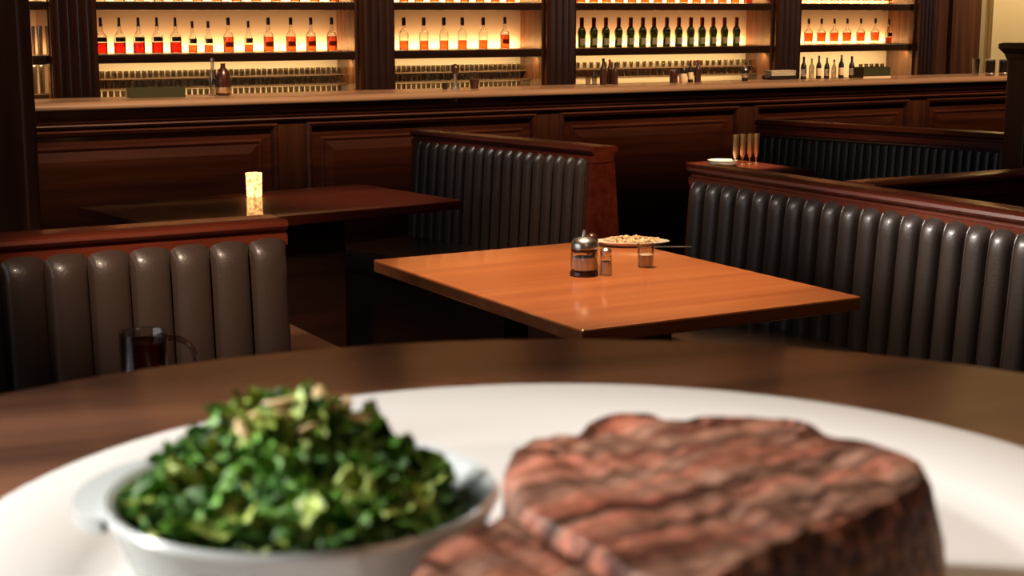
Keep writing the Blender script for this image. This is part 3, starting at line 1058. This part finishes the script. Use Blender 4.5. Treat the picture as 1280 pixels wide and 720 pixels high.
for z, w in ((Z1, 'on the shelf'), (0.98, 'below the shelf')):
    for j, tx in enumerate((1.838, 1.877)):
        if tall is None:
            tall = obj('tall_glass', tumbler_bm(0.0135, 0.016, 0.155, 0.002, 16), 'glint_glass', smooth=True)
            o = tall
        else:
            o = tall.copy()
            C.objects.link(o)
        o.location = (tx, 8.50, z + 0.0006)
        tag(o, 'tall clear glass ' + w + (' hard against the dark column' if j == 0 else ' beside the fluted pilaster'), 'glass', 'tall glasses in the bay beside the column')
obj('glass_ledge', bx(0.019, 0.945, 0.05, 0.22, BZ, 0.98), 'ledge', bay_obj[0])

# ------------------------------------------------------- things on the bar top
BT = 1.0345
CY = 6.93


def on_bar(px, y=CY):
    p = at_y(px, 100, y)
    return (p.x, y, BT)


def lathe_thing(name, label, cat, loc, parts, group=None):
    t = thing(name, label, cat, loc, 0, group)
    for pn, prof, mat, seg in parts:
        obj(pn, lth(prof, seg), mat, t, smooth=True)
    return t


lathe_thing('stoneware_jug', 'dark brown bell-shaped jug on the bar before the ruby bottles', 'jug', on_bar(279),
            [('body', [(0.026, 0.0), (0.032, 0.004), (0.035, 0.06), (0.033, 0.09), (0.022, 0.118), (0.012, 0.13)], 'dark_brown', 24), ('neck', [(0.012, 0.13), (0.010, 0.142), (0.013, 0.148)], 'dark_brown', 20), ('band', [(0.0352, 0.012), (0.0362, 0.016), (0.0362, 0.034), (0.0356, 0.038)], 'gold', 24)])
lathe_thing('clear_bottle', 'slim clear bottle standing beside the dark brown jug', 'bottle', on_bar(266),
            [('glass_body', [(0.014, 0.0), (0.016, 0.004), (0.016, 0.10), (0.007, 0.13), (0.007, 0.16)], 'glint_glass', 18), ('stopper', [(0.0085, 0.161), (0.0085, 0.174)], 'chrome', 14)])
a, b = on_bar(160), on_bar(228)
t = thing('bar_caddy', 'low dark green box on the bar near the column', 'box', (a[0], CY, BT))
w = b[0] - a[0]
bm = bmesh.new()
for q in ((0, w, -0.04, -0.034, 0, 0.045), (0, w, 0.034, 0.04, 0, 0.045), (0, 0.006, -0.034, 0.034, 0, 0.045), (w - 0.006, w, -0.034, 0.034, 0, 0.045), (0.006, w - 0.006, -0.034, 0.034, 0, 0.006)):
    box(bm, *q)
obj('tray', bm, 'green_box', t)
obj('divider', bx(w * 0.5 - 0.003, w * 0.5 + 0.003, -0.033, 0.033, 0.006, 0.04), 'black', t)
lathe_thing('beer_tap', 'beer tap with a dark round knob standing on the bar', 'tap', on_bar(569),
            [('base', [(0.024, 0), (0.024, 0.008), (0.012, 0.014)], 'chrome', 20), ('column', [(0.009, 0.014), (0.009, 0.075)], 'chrome', 16), ('knob', [(0.009, 0.0755), (0.016, 0.082), (0.022, 0.098), (0.022, 0.108), (0.014, 0.122), (0.004, 0.127)], 'dark_brown', 20)])
lathe_thing('small_cup', 'little black cup beside the beer tap on the bar', 'cup', on_bar(556),
            [('cup', [(0.011, 0), (0.014, 0.032), (0.0125, 0.032), (0.010, 0.004)], 'black', 18)])
lathe_thing('bucket', 'dark squat tub between the beer tap and the pilaster', 'tub', on_bar(593),
            [('tub', [(0.020, 0), (0.026, 0.042), (0.0245, 0.042), (0.019, 0.004)], 'dark_brown', 24), ('rim', [(0.0262, 0.0415), (0.0275, 0.0425), (0.0275, 0.046), (0.0262, 0.047)], 'dark_brown', 24)])


def bar_bottle(px, h, r, mat, capm, label, y=CY, lab=None):
    h, r = h * 1.10, r * 1.16
    ps = [('glass_body', [(r * 0.92, 0), (r, 0.004), (r, h * 0.55), (r * 0.85, h * 0.64), (r * 0.4, h * 0.75), (r * 0.36, h * 0.88)], mat, 18), ('cap', [(r * 0.42, h * 0.881), (r * 0.42, h * 0.985), (r * 0.3, h)], capm, 14)]
    if lab:
        ps.append(('label', [(r * 1.005, h * 0.14), (r * 1.03, h * 0.15), (r * 1.03, h * 0.45), (r * 1.005, h * 0.46)], lab, 18))
    lathe_thing('bar_bottle', label, 'bottle', on_bar(px, y), ps, 'bottles standing on the bar top')


bar_bottle(754, 0.128, 0.016, 'dark_brown', 'black', 'dark red bottle on the bar, nearest the tumblers in its trio')
bar_bottle(762, 0.120, 0.014, 'dark_brown', 'foil_red', 'dark red bottle in the middle of the trio on the bar', 6.99)
bar_bottle(769, 0.108, 0.013, 'dark_brown', 'black', 'shortest dark red bottle of the trio on the bar')
for px, h, w in ((735, 0.045, 'shortest clear tumbler beside the three dark red bar bottles'), (743, 0.08, 'tall clear tumbler touching the three dark red bar bottles')):
    o = obj('tumbler', tumbler_bm(0.012, 0.0145, h, 0.0015, 18), 'glint_glass', smooth=True, loc=on_bar(px))
    tag(o, w, 'glass', 'tumblers on the bar top')
lathe_thing('lidded_jar', 'dark round lidded jar on the bar below the wine bottles', 'jar', on_bar(842),
            [('body', [(0.018, 0), (0.022, 0.006), (0.022, 0.055), (0.018, 0.066)], 'dark_brown', 24), ('lid', [(0.0195, 0.0665), (0.0195, 0.074), (0.006, 0.08)], 'chrome', 24)])
lathe_thing('lidded_jar', 'pale jar with black lid on the bar below the wine bottles', 'jar', on_bar(854),
            [('body', [(0.018, 0), (0.021, 0.006), (0.021, 0.045), (0.018, 0.052)], 'paper', 24), ('lid', [(0.0215, 0.0525), (0.0215, 0.072), (0.017, 0.08)], 'black', 24)])
bar_bottle(863, 0.112, 0.013, 'black', 'foil_red', 'black bottle beside the pale jar on the bar', lab='paper')
bar_bottle(872, 0.112, 0.015, 'dark_brown', 'foil_red', 'stout red-capped bottle beyond the pale jar on the bar')
lathe_thing('cocktail_shaker', 'black and chrome cocktail shaker on the bar under the last wine bottles', 'shaker', on_bar(931),
            [('cup', [(0.017, 0), (0.021, 0.06), (0.019, 0.062)], 'black', 24), ('band', [(0.0185, 0.02), (0.0195, 0.022), (0.0205, 0.04), (0.0198, 0.042)], 'chrome', 24), ('cap', [(0.019, 0.0625), (0.012, 0.075), (0.008, 0.077), (0.008, 0.088)], 'chrome', 24)])
a, b = on_bar(958, 7.0), on_bar(992, 7.0)
t = thing('napkin_holder', 'low dark tray of pale green napkins before the fourth pilaster', 'tray', (a[0], 7.0, BT))
w = b[0] - a[0]
bm = bmesh.new()
for q in ((0, w, -0.04, 0.04, 0, 0.012), (0, w, -0.04, -0.035, 0.012, 0.022), (0, w, 0.035, 0.04, 0.012, 0.022)):
    box(bm, *q)
obj('tray', bm, 'black', t)
bm = bmesh.new()
for i in range(5):
    box(bm, 0.01 + 0.002 * (i % 2), w - 0.01 - 0.002 * (i % 3), -0.034, 0.034, 0.0125 + i * 0.008, 0.0195 + i * 0.008, bev=0.002)
obj('napkin_stack', bm, 'napkin', t)
for i, (px, h, r) in enumerate(((1004, 0.118, 0.014), (1014, 0.108, 0.013), (1023, 0.122, 0.013), (1033, 0.112, 0.013), (1042, 0.100, 0.012), (1051, 0.124, 0.014), (1064, 0.116, 0.014))):
    bar_bottle(px, h, r, 'black' if i not in (1, 4) else 'glint_glass', ('black', 'chrome')[i % 2], ('black bottle' if i not in (1, 4) else 'clear bottle') + ', ' + ORD[i] + ' of seven on the bar from the napkin tray', lab=('chrome', None, 'paper')[i % 3])
a, b = on_bar(1072), on_bar(1105)
t = thing('bottle_crate', 'dark green open box on the bar below the red decanters', 'box', (a[0], CY, BT))
w = b[0] - a[0]
bm = bmesh.new()
for q in ((0, w, -0.05, -0.044, 0, 0.062), (0, w, 0.044, 0.05, 0, 0.062), (0, 0.006, -0.044, 0.044, 0, 0.062), (w - 0.006, w, -0.044, 0.044, 0, 0.062), (0.006, w - 0.006, -0.044, 0.044, 0, 0.006)):
    box(bm, *q)
obj('tray', bm, 'green_box', t)
obj('foot_rail', bx(-0.003, w + 0.003, -0.054, -0.0505, 0.0, 0.009), 'paper', t)
tb = None
for i in range(5):
    o = obj('stacked_glass', tumbler_bm(0.010, 0.012, 0.075, 0.0014, 14), 'glint_glass', smooth=True, loc=(a[0] + 0.02 + (w - 0.04) * i / 4, CY, BT + 0.0065))
    tag(o, ORD[i] + ' clear glass in the dark green box, counting from the black bottles', 'glass', 'glasses in the green box')
o = obj('tumbler', tumbler_bm(0.019, 0.023, 0.105, 0.002, 20), 'glint_glass', smooth=True, loc=on_bar(1219, 6.80))
tag(o, 'tall clear tumbler on the bar end near the newel post', 'glass', 'tumblers on the bar top')
for px, w in ((1237, 'beside the tumbler'), (1254, 'behind the newel post')):
    lathe_thing('canister', 'black canister with chrome stripe on the bar ' + w, 'canister', on_bar(px, 6.80),
                [('body', [(0.028, 0), (0.030, 0.004), (0.030, 0.088)], 'black', 28), ('lid', [(0.0305, 0.0885), (0.0305, 0.098), (0.012, 0.102)], 'chrome', 28), ('band', [(0.0302, 0.006), (0.0312, 0.008), (0.0312, 0.014), (0.0302, 0.016)], 'chrome', 28)], 'canisters on the bar end')

# ------------------------------------------------------- things on the tables
# candle on the red table
p = at_z(318, 246, 0.75)
t = thing('votive_candle', 'glowing amber votive candle on the dark red table', 'candle', (p.x, p.y, 0.7501))
obj('holder', lth([(0.024, 0), (0.028, 0.004), (0.030, 0.088), (0.0285, 0.088), (0.026, 0.008), (0.0001, 0.008)], 28, cap1=False), 'candle_glow', t, smooth=True)
obj('wax', lth([(0.025, 0.0085), (0.0275, 0.066), (0.0001, 0.066)], 24, cap1=False), 'wax_glow', t, smooth=True)
obj('flame', lth([(0.0008, 0.067), (0.004, 0.072), (0.0045, 0.077), (0.002, 0.085), (0.0003, 0.09)], 14), 'wax_glow', t, smooth=True)

# shakers on the orange table
p = at_z(730, 344, 0.75)
t = thing('sugar_shaker', 'ribbed glass shaker with shiny spouted metal lid on the orange table', 'shaker', (p.x, p.y, 0.7502))
obj('base', lth([(0.036, 0), (0.038, 0.003), (0.036, 0.011), (0.033, 0.013)], 32), 'dark_brown', t, smooth=True)
bm = bmesh.new()
seg = 48
pr_ = [(0.031, 0.0135), (0.033, 0.02), (0.033, 0.058), (0.030, 0.062)]
rings = [[bm.verts.new((r * (1 + 0.05 * math.cos(12 * 2 * PI * i / seg)) * math.cos(2 * PI * i / seg), r * (1 + 0.05 * math.cos(12 * 2 * PI * i / seg)) * math.sin(2 * PI * i / seg), z)) for i in range(seg)] for r, z in pr_]
for a, b in zip(rings, rings[1:]):
    for i in range(seg):
        bm.faces.new((a[i], a[(i + 1) % seg], b[(i + 1) % seg], b[i]))
bm.faces.new(rings[0][::-1])
bm.faces.new(rings[-1])
obj('jar', bm, 'glass', t, smooth=True)
obj('sugar', lth([(0.028, 0.016), (0.029, 0.048), (0.0001, 0.05)], 24, cap1=False), 'salt', t, smooth=True)
obj('collar', lth([(0.034, 0.0625), (0.035, 0.066), (0.034, 0.070)], 32), 'dark_brown', t, smooth=True)
obj('lid', lth([(0.034, 0.0705), (0.034, 0.084), (0.028, 0.094), (0.014, 0.099), (0.010, 0.1)], 32), 'chrome', t, smooth=True)
obj('spout', lth([(0.008, 0.1005), (0.0055, 0.112), (0.003, 0.118)], 16), 'chrome', t, smooth=True)
p = at_z(746, 340, 0.75)
t = thing('pepper_mill', 'slim dark wood pepper mill close behind the glass shaker', 'pepper mill', (p.x + 0.012, p.y + 0.045, 0.7502))
obj('body', lth([(0.017, 0), (0.018, 0.01), (0.012, 0.03), (0.013, 0.05), (0.017, 0.066)], 24), 'dark_brown', t, smooth=True)
obj('knob', lth([(0.012, 0.0665), (0.017, 0.074), (0.015, 0.088), (0.006, 0.096)], 24), 'dark_brown', t, smooth=True)
p = at_z(757, 344, 0.75)
t = thing('salt_shaker', 'small glass salt shaker with metal cap beside the larger shaker', 'shaker', (p.x, p.y, 0.7502))
obj('jar', lth([(0.016, 0), (0.017, 0.003), (0.0155, 0.05), (0.013, 0.053)], 20), 'glass', t, smooth=True)
obj('salt', lth([(0.0135, 0.004), (0.0135, 0.036), (0.0001, 0.037)], 18, cap1=False), 'salt', t, smooth=True)
obj('cap', lth([(0.0145, 0.0535), (0.015, 0.057), (0.0145, 0.066), (0.008, 0.072)], 20), 'chrome', t, smooth=True)
p = at_z(807, 334, 0.75)
t = thing('water_glass', 'clear tumbler of cloudy water in front of the snack dish', 'glass', (p.x, p.y, 0.7502))
obj('glass_body', tumbler_bm(0.020, 0.023, 0.064, 0.0018, 28), 'glass', t, smooth=True)
obj('water', lth([(0.0175, 0.0065), (0.0195, 0.034), (0.0001, 0.034)], 24, cap1=False), 'cloudy', t, smooth=True)

# snack dish at the far corner
pa, pb = at_z(742, 305, 0.75), at_z(836, 305, 0.75)
ctr = at_z(786, 305, 0.75)
ang = math.atan2((pb - pa).y, (pb - pa).x)
t = thing('snack_dish', 'long shallow white dish of pale nuts at the far corner of the orange table', 'dish', (ctr.x - 0.01, ctr.y - 0.03, 0.7502), ang)
A_, B_ = (pb - pa).length / 2, 0.055
bm = bmesh.new()
rr = [(0.62, 0.0), (0.80, 0.004), (1.0, 0.014), (0.98, 0.0155), (0.78, 0.006), (0.05, 0.005)]
seg = 48
rings = [[bm.verts.new((A_ * f * math.cos(2 * PI * i / seg), B_ * f * math.sin(2 * PI * i / seg), z)) for i in range(seg)] for f, z in rr]
for a, b in zip(rings, rings[1:]):
    for i in range(seg):
        bm.faces.new((a[i], a[(i + 1) % seg], b[(i + 1) % seg], b[i]))
bm.faces.new(rings[0][::-1])
bm.faces.new(rings[-1])
obj('dish', bm, 'porcelain', t, smooth=True)
bm = bmesh.new()
for i in range(170):
    r = math.sqrt(rn.random()) * 0.74
    a = rn.random() * 2 * PI
    x, y = A_ * r * math.cos(a), B_ * r * math.sin(a)
    z = 0.0145 + (1 - r) * 0.016 * rn.random()
    mt = Matrix.Translation((x, y, z)) @ Matrix.Rotation(rn.random() * 6, 4, 'Z') @ Matrix.Rotation(rn.uniform(-0.6, 0.6), 4, 'Y') @ Matrix.Diagonal((1.7, 0.85, 0.8, 1))
    bmesh.ops.create_icosphere(bm, subdivisions=1, radius=0.0052, matrix=mt)
ns = obj('nut_heap', bm, 'nut', smooth=True, loc=(ctr.x - 0.01, ctr.y - 0.03, 0.7502))
ns.rotation_euler = (0, 0, ang)
tag(ns, 'pale golden nuts heaped along the long white dish', 'nuts', kind='stuff')
# fork resting across the dish end
p = at_z(822, 312, 0.75)
t = thing('fork', 'thin metal fork lying beyond the water glass by the table edge', 'fork', (p.x + 0.02, p.y + 0.03, 0.7504), ang)
obj('handle', bx(0.0, 0.10, -0.004, 0.004, 0.0, 0.004, bev=0.0015), 'chrome', t, smooth=True)
obj('head', bx(-0.02, 0.0, -0.010, 0.010, 0.0, 0.004, bev=0.0015), 'chrome', t, smooth=True)
for k in range(4):
    obj('tine', bx(-0.055, -0.0205, -0.0095 + k * 0.0053, -0.0065 + k * 0.0053, 0.0005, 0.0035), 'chrome', t)

# plates and gold glasses
TY = 5.40
tp = at_y(903, 200, TY)
t = None
dish = None
for i in range(4):
    bm = lth([(0.0001, 0.0), (0.04, 0.0), (0.066, 0.010), (0.066, 0.012), (0.04, 0.004), (0.0001, 0.004)], 36, cap0=False, cap1=False)
    if dish is None:
        dish = obj('side_plate', bm, 'porcelain', smooth=True)
        o = dish
    else:
        bm.free()
        o = dish.copy()
        C.objects.link(o)
    o.location = (tp.x, TY, 0.7502 + i * 0.0042)
    tag(o, ('lowest', 'second lowest', 'second highest', 'topmost')[i] + ' small white plate in the stack beside the gold glasses', 'plate', 'stack of small plates')
gl = None
for i, px in enumerate((919, 928, 937, 945)):
    p = at_y(px, 200, TY - 0.02)
    g = lathe_thing('gold_glass', ORD[i] + ' slim gold-lit glass counting from the stacked plates', 'glass', (p.x, TY - 0.02, 0.7502),
                    [('foot', [(0.013, 0), (0.013, 0.003), (0.004, 0.006)], 'gold', 20), ('stem', [(0.003, 0.0065), (0.003, 0.03)], 'gold', 12), ('cup', [(0.006, 0.0305), (0.0125, 0.05), (0.0135, 0.135), (0.0125, 0.135), (0.0115, 0.052), (0.002, 0.036)], 'gold', 20)], 'slim gold glasses')

# mug on the near table
p = at_z(181, 478, 0.75)
t = thing('glass_mug', 'clear handled glass mug of dark red drink before the pleated booth', 'mug', (p.x, p.y, 0.7502))
obj('glass_body', lth([(0.0001, 0), (0.040, 0), (0.042, 0.004), (0.043, 0.094), (0.041, 0.096), (0.0395, 0.094), (0.0385, 0.010), (0.0001, 0.009)], 36, cap0=False, cap1=False), 'glass', t, smooth=True)
obj('drink', lth([(0.0375, 0.0105), (0.0385, 0.078), (0.0001, 0.078)], 32, cap1=False), 'drink', t, smooth=True)
bm = bmesh.new()
dr = Vector((RT.x, RT.y, 0))
pts = []
for i in range(15):
    a = PI * (0.5 - i / 14)
    pts.append(dr * (0.042 + 0.052 * max(0, math.cos(a)) ** 0.8) + Vector((0, 0, 0.048 + 0.036 * math.sin(a))))
tube(bm, pts, 0.0055, 10)
obj('handle', bm, 'smoke_glass', t, smooth=True)

# ---------------------------------------------------------------- lights
WARM = (1.0, 0.66, 0.34)
LED = (1.0, 0.56, 0.25)


def area(name, loc, rot, sx, sy, en, col, spread=PI):
    l = bpy.data.lights.new(name, 'AREA')
    l.shape = 'RECTANGLE'
    l.size, l.size_y, l.energy, l.color = sx, sy, en, col
    l.spread = spread
    o = bpy.data.objects.new(name, l)
    C.objects.link(o)
    o.location, o.rotation_euler = loc, rot
    return o


def spot(name, loc, target, en, col, ang=60, blend=0.6, rad=0.05):
    l = bpy.data.lights.new(name, 'SPOT')
    l.energy, l.color, l.spot_size, l.spot_blend, l.shadow_soft_size = en, col, R(ang), blend, rad
    o = bpy.data.objects.new(name, l)
    C.objects.link(o)
    o.location = loc
    o.rotation_euler = (Vector(target) - Vector(loc)).to_track_quat('-Z', 'Y').to_euler()
    return o


for k, (x0, x1) in enumerate(bays):
    w = x1 - x0 - 0.06
    cx = (x0 + x1) / 2
    e = w
    # LED strips lying along the back edge of each shelf, facing up the panel
    area('led_strip', (cx, YB - 0.035, Z1 + 0.004), (R(180 - 20), 0, 0), w, 0.02, 3.2 * e, LED)
    area('led_strip', (cx, YB - 0.035, Z2 + 0.004), (R(180 - 20), 0, 0), w, 0.02, 3.2 * e, LED)
    # soft strip under the lower shelf for the glasses
    area('led_strip', (cx, YF + 0.05, Z1 - ST - 0.006), (R(25), 0, 0), w, 0.02, 3.4 * e, (1.0, 0.72, 0.36))

# unseen lamps overhead, plus fills added to brighten single surfaces
spot('table_lamp_beam', (2.05, 3.35, 2.7), (2.08, 3.22, 0.75), 400, (1.0, 0.68, 0.40), 46, 0.8, 0.08)
spot('booth_fill', (0.9, 5.0, 2.1), (3.05, 3.85, 1.16), 380, (1.0, 0.90, 0.80), 27, 1.0, 0.25)  # added spot, its soft cone edge fades the far pleats downward
spot('booth_fill', (1.0, 4.3, 2.1), (3.05, 2.95, 1.19), 540, (1.0, 0.90, 0.80), 29, 1.0, 0.25)  # second added spot, same fade on the near pleats
spot('aisle_lamp_beam', (1.4, 6.2, 2.5), (3.0, 5.4, 0.98), 75, (1.0, 0.88, 0.78), 30, 1.0, 0.15)
spot('end_panel_beam', (2.5, 2.6, 2.8), (3.2, 4.9, 0.85), 260, (1.0, 0.66, 0.42), 14, 1.0, 0.1)  # added to bring up the red end panel
spot('red_table_beam', (2.45, 4.95, 2.85), (2.25, 5.1, 0.75), 115, (1.0, 0.62, 0.38), 24, 1.0, 0.1)
spot('left_booth_beam', (0.2, 1.9, 2.3), (1.06, 3.55, 1.0), 300, (1.0, 0.74, 0.55), 24, 1.0, 0.10)
spot('bench_beam', (2.0, 4.2, 2.8), (1.75, 4.2, 0.46), 45, (1.0, 0.70, 0.46), 14, 0.6, 0.05)  # added to brighten the tan bench cushion
spot('plate_beam', (-0.85, 1.22, 2.05), (0.16, 0.58, 1.2), 235, (1.0, 0.97, 0.93), 30, 1.0, 0.10)
spot('plate_fill_beam', (1.7, 0.7, 2.6), (0.64, 0.45, 1.2), 46, (1.0, 0.70, 0.44), 36, 1.0, 0.3)
area('bar_beam', (4.6, 5.3, 2.7), (R(46), 0, 0), 6.4, 0.08, 19, (1.0, 0.62, 0.36), R(28))
area('back_bar_beam', (5.0, 7.0, 2.9), (R(42), 0, 0), 6.0, 0.08, 16, (1.0, 0.70, 0.42), R(90))
spot('cream_wall_beam', (9.6, 7.6, 2.8), (9.3, 8.5, 1.4), 240, (1.0, 0.78, 0.46), 90, 0.8, 0.1)
spot('gold_glass_beam', (3.9, 5.0, 2.6), (4.2, 5.4, 0.8), 450, (1.0, 0.74, 0.46), 16, 0.8, 0.05)  # added to brighten the gold glasses
area('warm_fill', (1.2, -0.6, 2.9), (R(35), 0, R(-25)), 1.6, 0.8, 9, (1.0, 0.62, 0.38))  # added low fill from behind the camera, no fixture there
spot('far_booth_beam', (4.0, 4.5, 2.8), (4.8, 5.2, 0.92), 70, (1.0, 0.66, 0.42), 26, 1.0, 0.1)  # added to lift the far booth's cap rail
# cool fill added at the left wall to put sheen on the pleats
area('side_fill', (-2.36, 3.6, 1.75), (0, R(-90), 0), 1.5, 3.6, 24, (0.93, 0.96, 1.0))

wd = bpy.data.worlds.new('room_air')
S.world = wd
wd.use_nodes = True
wd.node_tree.nodes['Background'].inputs['Color'].default_value = (0.02, 0.014, 0.01, 1)
wd.node_tree.nodes['Background'].inputs['Strength'].default_value = 0.3

S.view_settings.view_transform = 'Standard'
S.view_settings.look = 'None'
S.view_settings.gamma = 1.0
S.view_settings.exposure = 0.0
S.view_settings.use_curve_mapping = False
S.cycles.transparent_max_bounces = 32
S.cycles.caustics_reflective = False
S.cycles.caustics_refractive = False
S.cycles.sample_clamp_indirect = 4.0
